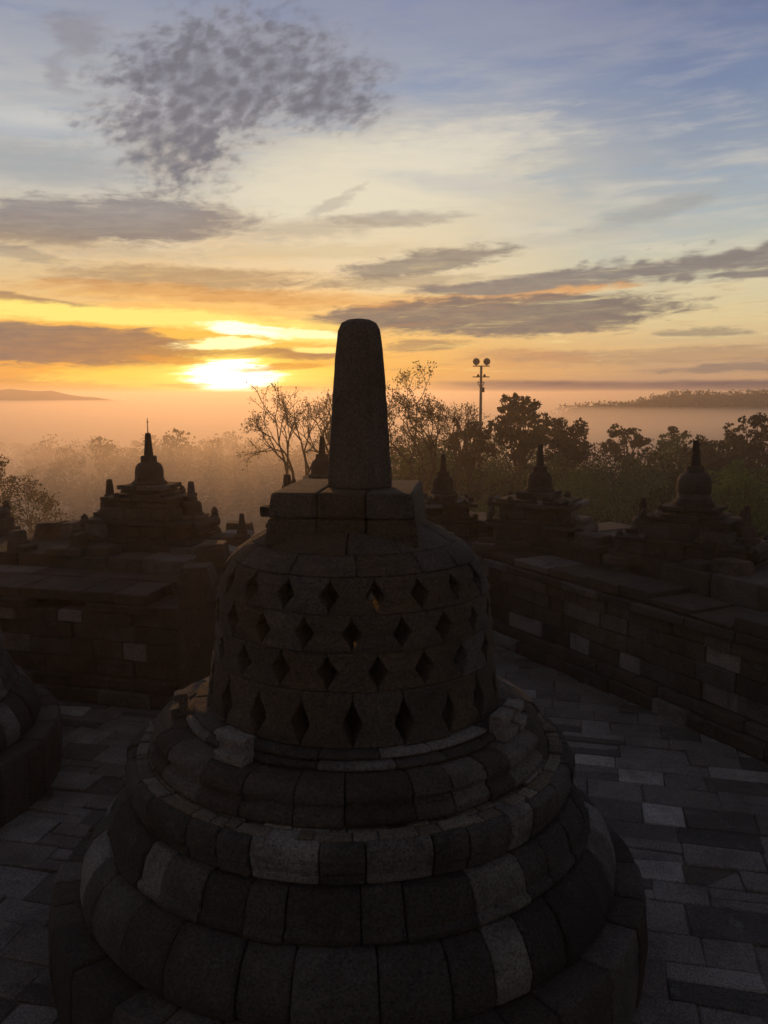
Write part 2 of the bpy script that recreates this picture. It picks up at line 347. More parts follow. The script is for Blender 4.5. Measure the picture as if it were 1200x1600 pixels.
# ------------------------------------------------------------------ mesh helpers
class MB:
    rough = 0.0035
    def __init__(s): s.v = []; s.f = []; s.t = []
    def add(s, vs, fs):
        o = len(s.v); s.v.extend([tuple(p) for p in vs]); s.f.extend([tuple(i+o for i in q) for q in fs]); s.t.extend([random.random()]*len(fs))
    def box(s, c, size, rz=0.0, jit=0.0, taper=1.0, tilt=0.0):
        hx, hy, hz = size[0]/2, size[1]/2, size[2]/2
        ca, sa = math.cos(rz), math.sin(rz); vs = []
        for z, k in ((-hz, 1.0), (hz, taper)):
            for x, y in ((-hx, -hy), (hx, -hy), (hx, hy), (-hx, hy)):
                x, y = x*k + random.uniform(-jit, jit), y*k + random.uniform(-jit, jit)
                zz = z + random.uniform(-jit, jit) + tilt*x
                vs.append((c[0]+x*ca-y*sa, c[1]+x*sa+y*ca, c[2]+zz))
        s.add(vs, [(3,2,1,0), (4,5,6,7), (0,1,5,4), (1,2,6,5), (2,3,7,6), (3,0,4,7)])
    def ring_block(s, prof, inner, a0, a1, nS=5, c=(0, 0), shift=(0, 0, 0)):
        """one stone of a round course: outer profile [(r,z)], inner radii list, a0/a1 angle or list of angles per profile point"""
        n = len(prof); O = []; I = []
        A0 = a0 if isinstance(a0, (list, tuple)) else [a0]*n
        A1 = a1 if isinstance(a1, (list, tuple)) else [a1]*n
        for i, (r, z) in enumerate(prof):
            ri = inner[i] if isinstance(inner, (list, tuple)) else inner
            for j in range(nS):
                a = A0[i] + (A1[i]-A0[i])*j/(nS-1)
                r += random.uniform(-s.rough, s.rough)
                O.append((c[0]+r*math.sin(a)+shift[0], c[1]-r*math.cos(a)+shift[1], z+shift[2]))
                I.append((c[0]+ri*math.sin(a)+shift[0], c[1]-ri*math.cos(a)+shift[1], z+shift[2]))
        K = n*nS; f = []
        q = lambda i, j: i*nS+j
        for i in range(n-1):
            for j in range(nS-1):
                f.append((q(i,j), q(i,j+1), q(i+1,j+1), q(i+1,j)))
                f.append((K+q(i,j), K+q(i+1,j), K+q(i+1,j+1), K+q(i,j+1)))
            f.append((q(i,0), q(i+1,0), K+q(i+1,0), K+q(i,0)))
            f.append((q(i,nS-1), K+q(i,nS-1), K+q(i+1,nS-1), q(i+1,nS-1)))
        for j in range(nS-1):
            f.append((q(0,j), K+q(0,j), K+q(0,j+1), q(0,j+1)))
            f.append((q(n-1,j), q(n-1,j+1), K+q(n-1,j+1), K+q(n-1,j)))
        s.add(O+I, f)
    def course(s, prof, inner, n, nS=5, gap=0.0025, jr=0.008, jz=0.004, c=(0, 0), skip=None, vary=0.35, phase=None):
        cuts = []; a = 0.0
        w = [1+random.uniform(-vary, vary) for _ in range(n)]; tot = sum(w)
        ph = random.random()*6.28 if phase is None else phase
        for k in range(n):
            a0 = ph + a/tot*2*math.pi; a += w[k]; a1 = ph + a/tot*2*math.pi
            if skip and skip((a0+a1)/2): continue
            dr = random.uniform(-jr, jr); dz = random.uniform(-jz, jz)
            rm = prof[0][0]
            pr = [(r+dr, z) for r, z in prof]; pr[-1] = (pr[-1][0], pr[-1][1]+dz)
            s.ring_block(pr, inner, a0+gap/rm, a1-gap/rm, nS, c)
    def lathe(s, prof, n=24, c=(0, 0, 0), rot=0.0, wob=0.0):
        vs = []; f = []
        for r, z in prof:
            for k in range(n):
                a = rot + k*2*math.pi/n; rr = r*(1+random.uniform(-wob, wob))
                vs.append((c[0]+rr*math.cos(a), c[1]+rr*math.sin(a), c[2]+z))
        m = len(prof)
        for i in range(m-1):
            for k in range(n):
                f.append((i*n+k, i*n+(k+1) % n, (i+1)*n+(k+1) % n, (i+1)*n+k))
        f.append(tuple(range(n-1, -1, -1))); f.append(tuple((m-1)*n+k for k in range(n)))
        s.add(vs, f)
    def tube(s, pts, rads, n=7):
        vs = []; f = []; m = len(pts)
        for i, p in enumerate(pts):
            p = Vector(p); d = (Vector(pts[min(i+1, m-1)]) - Vector(pts[max(i-1, 0)]))
            d = d.normalized() if d.length > 1e-9 else Vector((0, 0, 1))
            u = d.orthogonal().normalized(); w = d.cross(u)
            for k in range(n):
                a = 2*math.pi*k/n; vs.append(p + (u*math.cos(a)+w*math.sin(a))*rads[i])
        for i in range(m-1):
            for k in range(n):
                f.append((i*n+k, i*n+(k+1) % n, (i+1)*n+(k+1) % n, (i+1)*n+k))
        f.append(tuple(range(n-1, -1, -1))); f.append(tuple((m-1)*n+k for k in range(n)))
        s.add(vs, f)
    def quad(s, p, u, w):
        s.add([p-u*0.5, p-u*0.15+w*0.5, p+u*0.5, p-u*0.15-w*0.5], [(0, 1, 2, 3)])
    def build(s, name, material, parent=None, bevel=0.0, seg=2, smooth=None, angle=40):
        me = bpy.data.meshes.new(name); me.from_pydata(s.v, [], s.f); me.update()
        at_ = me.attributes.new('tone', 'FLOAT', 'FACE'); at_.data.foreach_set('value', s.t)
        me.materials.append(MATS[material])
        o = bpy.data.objects.new(name, me); COL.objects.link(o)
        if parent is not None: o.parent = parent
        if bevel:
            b = o.modifiers.new('bevel', 'BEVEL'); b.width = bevel; b.segments = seg; b.limit_method = 'ANGLE'; b.angle_limit = R(angle)
        if smooth is not None:
            me.polygons.foreach_set('use_smooth', [True]*len(me.polygons))
            me.set_sharp_from_angle(angle=R(smooth))
        return o
def tag(o, label=None, cat=None, group=None, kind=None):
    if label: o['label'] = label
    if cat: o['category'] = cat
    if group: o['group'] = group
    if kind: o['kind'] = kind
    return o
def empty(name, loc, rz=0.0):
    o = bpy.data.objects.new(name, None); COL.objects.link(o); o.location = loc; o.rotation_euler = (0, 0, rz); o.empty_display_size = 0.3
    return o
def copy_tree(o, parent=None):
    c = o.copy(); COL.objects.link(c); c.parent = parent
    for ch in list(o.children): copy_tree(ch, c)
    return c

# ------------------------------------------------------------------ terrain
def ground_z(x, y):
    r = math.hypot(x, y-6)
    if r < 24: z = -7.0
    elif r < 70: z = -7 - 6*(r-24)/46
    elif r < 260: 
        t = (r-70)/190; z = -13 - 9*(t*t*(3-2*t))
    else: z = -22.0
    if r > 24: z += 1.2*mnoise.noise(Vector((x*0.03, y*0.03, 0)))*min(1, (r-24)/40)
    return z
def terrain():
    mb = MB(); rr = [0, 12, 20, 24, 30, 38, 48, 60, 75, 95, 120, 150, 190, 240, 300, 400, 550, 800, 1200, 1800, 2600]
    n = 72; vs = []; fs = []
    for r in rr:
        for k in range(n):
            a = 2*math.pi*k/n; x, y = r*math.sin(a), 6+r*math.cos(a); vs.append((x, y, ground_z(x, y)))
    for i in range(len(rr)-1):
        for k in range(n): fs.append((i*n+k, i*n+(k+1) % n, (i+1)*n+(k+1) % n, (i+1)*n+k)[::-1])
    mb.add(vs, fs); tag(mb.build('ground', 'ground_soil', smooth=60), kind='structure')
terrain()

# ------------------------------------------------------------------ terrace floor
WALL_A = R(-13.5)
def floor():
    mb = MB()
    rows = 0; y = -3.6
    ca, sa = math.cos(WALL_A), math.sin(WALL_A)
    while y < 15.0:
        h = random.uniform(0.22, 0.36); x = -13.0 + random.uniform(0, 0.4)
        while x < 9.5:
            w = random.uniform(0.26, 0.62)
            cx, cy_ = x+w/2, y+h/2
            wx, wy = cx*ca-cy_*sa, cx*sa+cy_*ca
            if -11.5 < wx < 7.8 and -1.5 < wy < 13.5:
                parts = 1 if random.random() < 0.85 else 2
                for q in range(parts):
                    hh = h/parts; oy = (q+0.5)*hh-h/2
                    mb.box((wx-oy*sa, wy+oy*ca, -0.10+random.uniform(-0.010, 0.006)), (w-random.uniform(0.002, 0.010), hh-random.uniform(0.002, 0.010), 0.2), WALL_A+random.uniform(-0.03, 0.03), 0.008, tilt=random.uniform(-0.02, 0.02))
            x += w
        y += h
    o = mb.build('terrace_floor', 'stone_floor', bevel=0.008, seg=1)
    tag(o, kind='structure')
    m2 = MB(); m2.box((-1.8, 6.0, -3.514), (19.0, 15.0, 7.0))
    tag(m2.build('terrace_fill', 'stone_wall'), kind='structure')
floor()

# ------------------------------------------------------------------ perforated stupa
def dome_r(z):
    P = [(1.50,.872),(1.60,.858),(1.72,.842),(1.85,.826),(2.0,.814),(2.10,.808),(2.18,.794),(2.26,.768),(2.32,.738),(2.38,.690),(2.43,.628),(2.48,.540),(2.55,.40)]
    for (z0, r0), (z1, r1) in zip(P, P[1:]):
        if z <= z1: return r0+(r1-r0)*(z-z0)/(z1-z0)
    return P[-1][1]
def make_stupa(loc, label):
    root = empty('perforated_stupa', loc)
    tag(root, label, 'stupa', 'perforated stupas on the round terrace')
    # foot and stepped round base
    m = MB(); m.course([(1.755,0.0),(1.766,0.22),(1.762,0.40),(1.742,0.47)], 1.42, 34, 5, jr=0.008, jz=0.010)
    m.build('foot_course', 'stone_torus', root, 0.018)
    m = MB(); m.course([(1.572,0.474),(1.585,0.53),(1.582,0.585),(1.560,0.65),(1.515,0.725),(1.440,0.785)], 1.22, 32, 5, jr=0.014, jz=0.006)
    m.build('lower_moulding', 'stone_base', root, 0.016, smooth=50)
    m = MB(); m.course([(1.420,0.790),(1.434,0.81),(1.430,0.838),(1.404,0.846),(1.402,0.88),(1.380,0.945),(1.325,1.010)], 1.12, 33, 5, jr=0.012, jz=0.005)
    m.build('rounded_moulding', 'stone_base', root, 0.014, smooth=50)
    m = MB(); m.course([(1.302,1.016),(1.312,1.07),(1.326,1.10),(1.328,1.15),(1.318,1.190),(1.296,1.215)], 1.05, 31, 5, jr=0.012, jz=0.004)
    m.build('ledge_course', 'stone_base', root, 0.016)
    m = MB()
    for r0, r1, n in ((1.19, 1.262, 62), (1.115, 1.185, 54)):
        m.course([(r1,1.17),(r1,1.224)], r0, n, 3, gap=0.003, jr=0.006, jz=0.010, vary=0.5)
    m.build('brick_ring', 'stone_brick', root, 0.006, seg=1)
    m = MB(); m.course([(1.160,1.224),(1.176,1.243),(1.178,1.275),(1.156,1.300),(1.134,1.308),(1.136,1.325),(1.150,1.348),(1.142,1.378),(1.112,1.405),(1.060,1.424)], 0.84, 25, 6, jr=0.011, jz=0.005)
    m.build('torus_moulding', 'stone_torus', root, 0.012, smooth=50)
    m = MB(); m.course([(0.985,1.428),(0.992,1.448),(0.976,1.464)], 0.72, 18, 5, jr=0.006)
    m.course([(0.940,1.467),(0.950,1.483),(0.930,1.499)], 0.70, 16, 5, jr=0.005)
    m.build('dome_footing', 'stone_base', root, 0.008, smooth=50).location.x = 0.02
    m = MB(); m.lathe([(1.70,0.0),(1.70,0.42),(1.53,0.425),(1.53,0.62),(1.40,0.76),(1.34,0.90),(1.25,1.00),(1.25,1.15),(1.09,1.16),(1.09,1.36),(0.90,1.41),(0.90,1.46),(0.70,1.465)], 48); m.build('light_block_core', 'stone_base', root)  # unseen core added to stop sunlight leaking through gaps between the stones
    # loose moulded stones, all that is left of the upper ring
    for a, w, rr in ((-33.5, 10.5, 0.0), (-78, 5, -0.01), (58, 9, 0.0), (68, 7, 0.01), (149, 12, 0), (-140, 10, 0)):
        m = MB(); m.rough = 0.001; a0, a1 = R(a-w/2), R(a+w/2)
        m.ring_block([(1.062+rr,1.428),(1.066+rr,1.474),(1.022+rr,1.482),(1.020+rr,1.514),(1.046+rr,1.522),(1.044+rr,1.556),(1.010+rr,1.564)], 0.960, a0, a1, 5)
        o = m.build('moulded_stone', 'stone_floor', root, 0.004)
    # lattice dome: four rows of hourglass stones leaving lozenge openings
    m = MB(); N = 20
    rows = [(1.503, 1.780, 0.0), (1.782, 1.978, 0.5), (1.980, 2.170, 0.0), (2.172, 2.347, 0.5)]
    T = [0, 0.06, 0.14, 0.26, 0.38, 0.5, 0.62, 0.74, 0.86, 0.94, 1.0]
    for ri, (z0, z1, off) in enumerate(rows):
        for k in range(N):
            st = 2*math.pi/N; w = 0.215+random.uniform(-0.03, 0.03); w2 = 0.215+random.uniform(-0.02, 0.02)
            a = (k+off+0.06)*st; dr = random.uniform(-0.008, 0.008)
            prof, A0, A1, inn = [], [], [], []
            for t in T:
                z = z0+(z1-z0)*t; r = dome_r(z)+dr
                # openings of the lowest row start right at the footing
                cen = 0.42 if ri == 0 else 0.5; half = 0.42
                d = max(0.0, 1-abs(t-cen)/half)**1.12
                prof.append((r, z)); inn.append(r-0.17)
                A0.append(a + st*(0.006+w*d)); A1.append(a + st*(1-0.006-w2*d))
            m.ring_block(prof, inn, A0, A1, 5, shift=(0, 0, 0))
    m.build('lattice_dome', 'stone_dome', root, 0.006, seg=2, smooth=35).location.x = 0.03
    m = MB()
    m.course([(dome_r(z), z) for z in (2.350, 2.38, 2.41, 2.44)], [0.50, 0.47, 0.43, 0.40], 14, 6, jr=0.006, jz=0.002)
    m.course([(dome_r(z), z) for z in (2.443, 2.48, 2.51, 2.53)], [0.10]*4, 9, 6, jr=0.005, jz=0.002)
    m.build('dome_cap', 'stone_dome', root, 0.008, smooth=40).location.x = 0.03
    # square block (harmika) and its lean
    m = MB(); rz = R(-6); cx = 0.015
    def sq(z0, z1, hw0, hw1, split=2, j=0.006):
        n = split
        for i in range(n):
            x0 = -1+2*i/n; x1 = -1+2*(i+1)/n
            ca, sa = math.cos(rz), math.sin(rz); vs = []
            for z, hw in ((z0, hw0), (z1, hw1)):
                for x, y in ((x0, -1), (x1, -1), (x1, 1), (x0, 1)):
                    g_ = 0.003*(1 if x == x0 else -1)
                    X, Y_ = x*hw+g_+random.uniform(-j, j)*0.5, y*hw+random.uniform(-j, j)
                    vs.append((cx+X*ca-Y_*sa, X*sa+Y_*ca, z+random.uniform(-j, j)*0.3))
            m.add(vs, [(3,2,1,0),(4,5,6,7),(0,1,5,4),(1,2,6,5),(2,3,7,6),(3,0,4,7)])
    sq(2.450, 2.604, 0.428, 0.410, 3)
    sq(2.606, 2.745, 0.408, 0.392, 3)
    m.build('harmika', 'stone_dome', root, 0.016)
    m = MB(); m.box((-0.44, -0.30, 2.637), (0.07, 0.10, 0.055), rz, 0.006); m.build('corner_nub', 'stone_dome', root, 0.012)
    # eight-sided tapering pinnacle
    m = MB()
    def octa(prof, wob):
        n = 8; m.lathe(prof, n, (0.062, -0.02, 0), R(22.5+4), wob)
    octa([(0.198,2.746),(0.198,2.80),(0.192,2.88),(0.187,2.96),(0.183,3.03),(0.175,3.12),(0.172,3.19),(0.166,3.27),(0.160,3.34),(0.154,3.41),(0.149,3.47),(0.144,3.52),(0.137,3.58),(0.129,3.635),(0.106,3.676),(0.062,3.696),(0.02,3.702)], 0.014)
    m.build('pinnacle', 'stone_dome', root, 0.012, 2)
    return root
SX, SY = -0.205, 5.0
stupa = make_stupa((SX, SY, 0.0), 'large perforated bell stupa with tapering pinnacle in the centre of the terrace')
st2 = copy_tree(stupa); st2.location = (-4.56, 6.78, 0.0); st2.rotation_euler.z = R(53)
st2['label'] = 'neighbouring stupa cut off by the left edge, only its stepped round base showing'

def unseen_light_blocker(x, y, z, label):
    """added unseen light blocker shaped as a cross-legged figure facing away from the viewer, one skinned surface"""
    V_ = [(0,0,0.10),(0,0,0.30),(0,0.01,0.50),(0,0.01,0.60),(0,0.02,0.72),(0,0.02,0.83)]
    Rd = [0.17,0.15,0.16,0.06,0.095,0.045]; E_ = [(0,1),(1,2),(2,3),(3,4),(4,5)]
    for sx in (-1, 1):
        b = len(V_)
        V_ += [(sx*0.19,0.0,0.53),(sx*0.25,0.03,0.32),(sx*0.12,0.20,0.19),(sx*0.02,0.24,0.18)]; Rd += [0.065,0.052,0.04,0.035]
        E_ += [(2,b),(b,b+1),(b+1,b+2),(b+2,b+3)]
        V_ += [(sx*0.15,0.05,0.10),(sx*0.36,0.22,0.09),(sx*0.10,0.30,0.08)]; Rd += [0.11,0.085,0.065]
        E_ += [(0,b+4),(b+4,b+5),(b+5,b+6)]
    me = bpy.data.meshes.new('light_blocking_figure'); me.from_pydata(V_, E_, []); me.materials.append(MATS['stone_dome'])
    o = bpy.data.objects.new('light_blocking_figure', me); COL.objects.link(o); o.location = (x, y, z)
    sk = o.modifiers.new('skin', 'SKIN'); sk.use_smooth_shade = True
    for i, r in enumerate(Rd): me.skin_vertices[0].data[i].radius = (r, r)
    me.skin_vertices[0].data[0].use_root = True
    o.modifiers.new('subdivision', 'SUBSURF').render_levels = 2
    tag(o, label, 'light blocker')
unseen_light_blocker(SX, SY, 1.42, 'unseen seated figure added inside the central lattice dome to block light')  # added unseen inside the dome so light cannot pass straight through the openings

# ------------------------------------------------------------------ balustrade walls
def wall(name, pts, label, extra=None, thick=2.4, setback=1.0, up=0.15, top=1.20, clutter=0.30):
    """thick stone balustrade following pts (inner foot line); the inner side lies to the right of the walking direction"""
    root = empty(name, (0, 0, 0)); tag(root, label, 'wall', 'terrace balustrade walls')
    face, cop, core, ter = MB(), MB(), MB(), MB()
    courses = [(0.0,0.15,0.14,0.62),(0.15,0.27,0.09,0.60),(0.27,0.46,0.0,0.55),(0.46,0.66,0.0,0.50),(0.66,0.84,0.0,0.55),(0.84,0.98,0.03,0.50)]
    caps = [(0.98,1.08,0.08,0.60),(1.08,top,0.03,0.62)]
    for (p, q) in zip(pts, pts[1:]):
        p, q = Vector(p), Vector(q); d = (q-p); L = d.length; d.normalize()
        nrm = Vector((-d.y, d.x))                       # outwards (away from the terrace)
        rz = math.atan2(d.y, d.x)
        for lst, mb in ((courses, face), (caps, cop)):
            for z0, z1, off, lw in lst:
                s = -random.uniform(0, 0.3)
                while s < L:
                    w = lw*random.uniform(0.55, 1.25); w = min(w, L-s+0.05)
                    dj = random.uniform(-0.025, 0.02)
                    if lst is caps and random.random() < 0.08: s += w; continue
                    c = p + d*(s+w/2) + nrm*(0.30-off+dj)
                    dz = random.uniform(-0.07, 0.035) if (lst is caps and clutter > 0.4 and z1 == top) else 0.0
                    mb.box((c.x, c.y, (z0+z1+dz)/2), (w-0.008, 0.60, z1-z0-0.006+dz), rz+random.uniform(-0.01, 0.01), 0.006)
                    s += w
        c = p + d*(L/2) + nrm*(0.55+(thick-0.55)/2)
        core.box((c.x, c.y, (-7+top-0.09)/2), (L, thick-0.55, 7+top-0.09), rz)
        for k in range(2):                              # flagged top behind the coping, then the raised bed of the shrines
            s = 0.0
            while s < L:
                w = random.uniform(0.4, 0.9)
                if k == 0: c = p + d*(s+w/2) + nrm*(0.62+(setback-0.62)/2+0.004); sz = (w-0.008, setback-0.62, 0.10); z = top-0.045
                else: c = p + d*(s+w/2) + nrm*(setback+(thick-setback)/2+random.uniform(-0.01, 0.02)); sz = (w-0.008, thick-setback, up+0.09); z = top+up/2-0.045
                if sz[1] > 0.05: ter.box((c.x, c.y, z+random.uniform(-0.008, 0.008)), sz, rz+random.uniform(-0.008, 0.008), 0.006)
                s += w
    rag = MB()
    for (p, q) in zip(pts, pts[1:]):
        p, q = Vector(p), Vector(q); d = (q-p); L = d.length; d.normalize(); nrm = Vector((-d.y, d.x)); rz = math.atan2(d.y, d.x); s_ = 0.0
        while s_ < L:
            w = random.uniform(0.22, 0.5)
            if random.random() < clutter:
                h = random.choice((0.06, 0.08, 0.12))*(1+clutter)*random.uniform(0.8, 1.2); c = p + d*(s_+w/2) + nrm*(setback+random.uniform(0.16, 0.30))
                rag.box((c.x, c.y, top+up+h/2-0.01), (w-0.01, random.uniform(0.25, 0.4), h), rz+random.uniform(-0.06, 0.06), 0.015, random.uniform(0.8, 1.0))
            if random.random() < (0.75 if clutter < 0.4 else 0.25):
                h = random.choice((0.10, 0.16, 0.22))*random.uniform(0.8, 1.2); c = p + d*(s_+w/2) + nrm*(thick-0.22+random.uniform(-0.05, 0.05))
                rag.box((c.x, c.y, top+up+h/2-0.01), (w-0.01, 0.36, h), rz+random.uniform(-0.05, 0.05), 0.015, random.uniform(0.75, 1.0))
            s_ += w
    rag.build('weathered_edging', 'stone_wall', root, 0.018, 2)
    face.build('block_facing', 'stone_wall', root, 0.012, 2)
    cop.build('coping', 'stone_tower', root, 0.014, 2)
    ter.build('raised_bed', 'stone_tower', root, 0.012, 2)
    core.build('core', 'stone_wall', root)
    return root
# order of points chosen so that the outside is on the left-hand side of the walking direction
WL = [(-0.9, 8.40), (-11.0, 10.85)][::-1]
wall('balustrade_wall', WL, 'long dark block wall across the left below the large bell-topped shrine')
wall('balustrade_wall', [(1.3, 11.6), (6.6, 1.7)], 'coursed block wall running along the right side towards the viewer with scattered pale stones', setback=0.66, up=0.18, clutter=0.42)
wall('balustrade_wall', [(-0.95, 11.35), (1.3, 11.6)], 'short far wall behind the central stupa carrying two small bell-topped shrines')
wall('balustrade_wall', [(-0.9, 8.5), (-0.95, 11.35)], 'return wall hidden behind the central stupa joining the left and far walls', thick=1.2, setback=0.9)

# ------------------------------------------------------------------ bell-topped shrines on the walls
def bell_prof(w, h):
    r = w/2
    return [(r*1.24, 0), (r*1.25, h*0.06), (r*1.08, h*0.12), (r*1.0, h*0.20), (r*1.0, h*0.46), (r*0.93, h*0.62), (r*0.80, h*0.72), (r*0.62, h*0.765), (r*0.58, h*0.77), (r*0.55, h)]
def shrine(x, Y, zb, s, rz, label, flank=(1, 1), bell=1.0, band=False, rod=False, knob=True, wide=1.0, seed=1, spire=1.0, eaves=False):
    random.seed(seed)
    root = empty('wall_shrine', (x, Y, zb), rz); tag(root, label, 'shrine', 'bell-topped shrines on the balustrade')
    W = 1.62*s*wide; D = 0.95*s
    def tier(mb, z0, z1, w, d, j=0.010, n=None):
        n = n or max(2, int(w/0.34)); h = z1-z0
        cuts = [0]; 
        for i in range(1, n): cuts.append((i+random.uniform(-0.22, 0.22))/n)
        cuts.append(1)
        for a, b in zip(cuts, cuts[1:]):
            for sgn in (-1, 1):
                bw = (b-a)*w
                if sgn < 0 and 0 < a and b < 1 and random.random() < 0.07: continue
                mb.box((-w/2+(a+b)/2*w, sgn*d/4+random.uniform(-0.008, 0.008), (z0+z1)/2), (bw-0.006, d/2-0.004, h-0.004), 0, j*0.6)
    m = MB()
    tier(m, 0.0, 0.10*s, W*1.10, D*1.12); tier(m, 0.10*s, 0.17*s, W*1.0, D*1.02)
    m.build('plinth', 'stone_tower', root, 0.012)
    orn = []
    if eaves:
        m = MB()
        tier(m, 0.17*s, 0.34*s, W*0.74, D*0.86); tier(m, 0.34*s, 0.40*s, W*0.90, D*0.98); tier(m, 0.40*s, 0.46*s, W*0.86, D*0.92)
        tier(m, 0.46*s, 0.63*s, W*0.64, D*0.78); tier(m, 0.63*s, 0.70*s, W*0.84, D*0.98); tier(m, 0.70*s, 0.735*s, W*0.70, D*0.84)
        orn = [(0.46, 0.84, 0.90), (0.735, 0.70, 0.84), (0.17, 0.98, 1.0), (0.70, 0.82, 0.94)]
    else:
        m = MB()
        tier(m, 0.17*s, 0.34*s, W*0.90, D*0.92); tier(m, 0.34*s, 0.40*s, W*0.96, D*0.98)
        tier(m, 0.40*s, 0.56*s, W*0.66, D*0.80); tier(m, 0.56*s, 0.64*s, W*0.61, D*0.78); tier(m, 0.64*s, 0.70*s, W*0.64, D*0.80); tier(m, 0.70*s, 0.735*s, W*0.46, D*0.68)
        orn = [(0.40, 0.94, 0.96), (0.70, 0.61, 0.78), (0.17, 0.98, 1.0)]
    m.build('niche_body', 'stone_tower', root, 0.014)
    for z, w_, d_ in orn:                                 # leaf-shaped edge stones, many broken
        for fx in (-0.48, -0.30, -0.12, 0.12, 0.30, 0.48):
            for fy in (-0.46, 0.46):
                if random.random() < 0.28: continue
                h = s*random.uniform(0.05, 0.105); m = MB(); m.lathe([(0.042*s,-0.01),(0.050*s,h*0.35),(0.036*s,h*0.7),(0.010*s,h)], 6, (fx*W*w_, fy*D*d_, z*s), random.random(), 0.15)
                m.build('antefix', 'stone_tower', root, 0.006)
    if knob:
        for sg in (-1, 1):                                # scrolled ends of the lower cornice
            m = MB(); r = 0.082*s
            m.tube([(sg*W*0.475, -D*0.38, 0.315*s), (sg*W*0.475, D*0.38, 0.315*s)], [r, r], 10)
            m.tube([(sg*W*0.49, -D*0.30, 0.25*s), (sg*W*0.49, D*0.30, 0.25*s)], [r*0.62, r*0.62], 8)
            m.build('cornice_scroll', 'stone_tower', root, 0.01)
    m = MB()
    tier(m, 0.735*s, 0.78*s, W*0.36, D*0.54)
    tier(m, 0.78*s, 0.842*s, W*(0.40 if not eaves else 0.34), D*0.62)
    m.build('roof_cornice', 'stone_tower', root, 0.012)
    bw, bh = 0.375*s*bell, 0.375*s*bell
    zt = 0.842*s
    bp = bell_prof(bw, bh)
    if band:                                              # flared foot, pale drum, then a bell with a straight rim
        m = MB(); m.lathe([(bw*0.68,0),(bw*0.67,0.05*s),(bw*0.59,0.06*s),(bw*0.57,0.09*s)], 20, (0, 0, zt), 0, 0.010); m.build('bell_foot', 'stone_tower', root, 0.006)
        m = MB(); m.lathe([(bw*0.53,0.092*s),(bw*0.525,0.17*s)], 20, (0, 0, zt), 0, 0.006); m.build('bell_drum', 'stone_floor', root, 0.006); zt += 0.173*s
        bh *= 0.88
        bp = [(bw*0.53,0),(bw*0.548,0.03*s),(bw*0.54,bh*0.38),(bw*0.515,bh*0.54),(bw*0.44,bh*0.67),(bw*0.33,bh*0.735),(bw*0.30,bh*0.74),(bw*0.275,bh)]
    m = MB(); m.lathe(bp, 22, (0, 0, zt), 0, 0.010); m.build('bell', 'stone_tower', root, 0.006, smooth=50)
    m = MB(); m.lathe([(bw*0.172,0),(bw*0.165,0.02*s),(bw*0.135,0.15*s*spire),(bw*0.105,0.29*s*spire),(bw*0.085,0.302*s*spire)], 8, (0, 0, zt+bh), R(22.5), 0.02)
    sp = m.build('spire', 'stone_tower', root, 0.008)
    if rod:
        m = MB(); z = zt+bh+0.29*s*spire; m.tube([(0, 0, z), (0, 0, z+0.20)], [0.008, 0.004], 6)
        m.lathe([(0.004,0),(0.014,0.012),(0.004,0.024)], 8, (0, 0, z+0.14)); m.build('lightning_rod', 'galvanised', root)
    for sg, on in zip((-1, 1), flank):
        if not on: continue
        m = MB(); cx = sg*W*0.37; b2 = 0.27*s
        m.box((cx, 0, 0.425*s), (0.33*s, 0.34*s, 0.05*s), 0, 0.01)
        m.lathe(bell_prof(b2, 0.235*s), 14, (cx, 0, 0.45*s), 0, 0.025)
        m.lathe([(b2*0.24,0),(b2*0.22,0.02*s),(b2*0.15,0.19*s),(b2*0.11,0.205*s)], 8, (cx, 0, 0.685*s), 0, 0.03)
        m.build('side_pinnacle', 'stone_tower', root, 0.006)
    return root
def toward(px, Y): return (px-600)/F*(Y*math.cos(PITCH)+1.6*math.sin(PITCH))
shrine(toward(236, 10.9), 10.9, 1.335, 0.955, WALL_A, 'broad shrine on the left wall with two side pinnacles and a thin lightning rod', rod=True, seed=11)
shrine(toward(-88, 11.7), 11.7, 1.335, 0.95, WALL_A, 'shrine on the left wall mostly outside the frame at the left edge', seed=12)
shrine(toward(1081, 9.9), 9.9, 1.27, 0.86, R(-38), 'shrine on the right wall nearest the viewer with a pale band below its bell', flank=(1, 1), bell=1.10, band=True, wide=1.16, spire=1.12, seed=13)
shrine(toward(842, 11.8), 11.8, 1.14, 0.96, R(-28), 'shrine at the far right corner of the walls with wide overhanging cornice', flank=(0, 0), bell=0.94, wide=0.92, spire=1.05, seed=14, eaves=True, knob=True)
shrine(toward(692, 12.6), 12.6, 1.12, 0.84, R(6), 'shrine just right of the central pinnacle, half hidden behind the stupa', flank=(0, 0), bell=1.0, wide=0.78, seed=15, eaves=True)
shrine(toward(504, 12.5), 12.5, 1.335, 0.88, R(6), 'shrine just left of the central pinnacle with only its bell and spire showing', flank=(1, 0), seed=16)

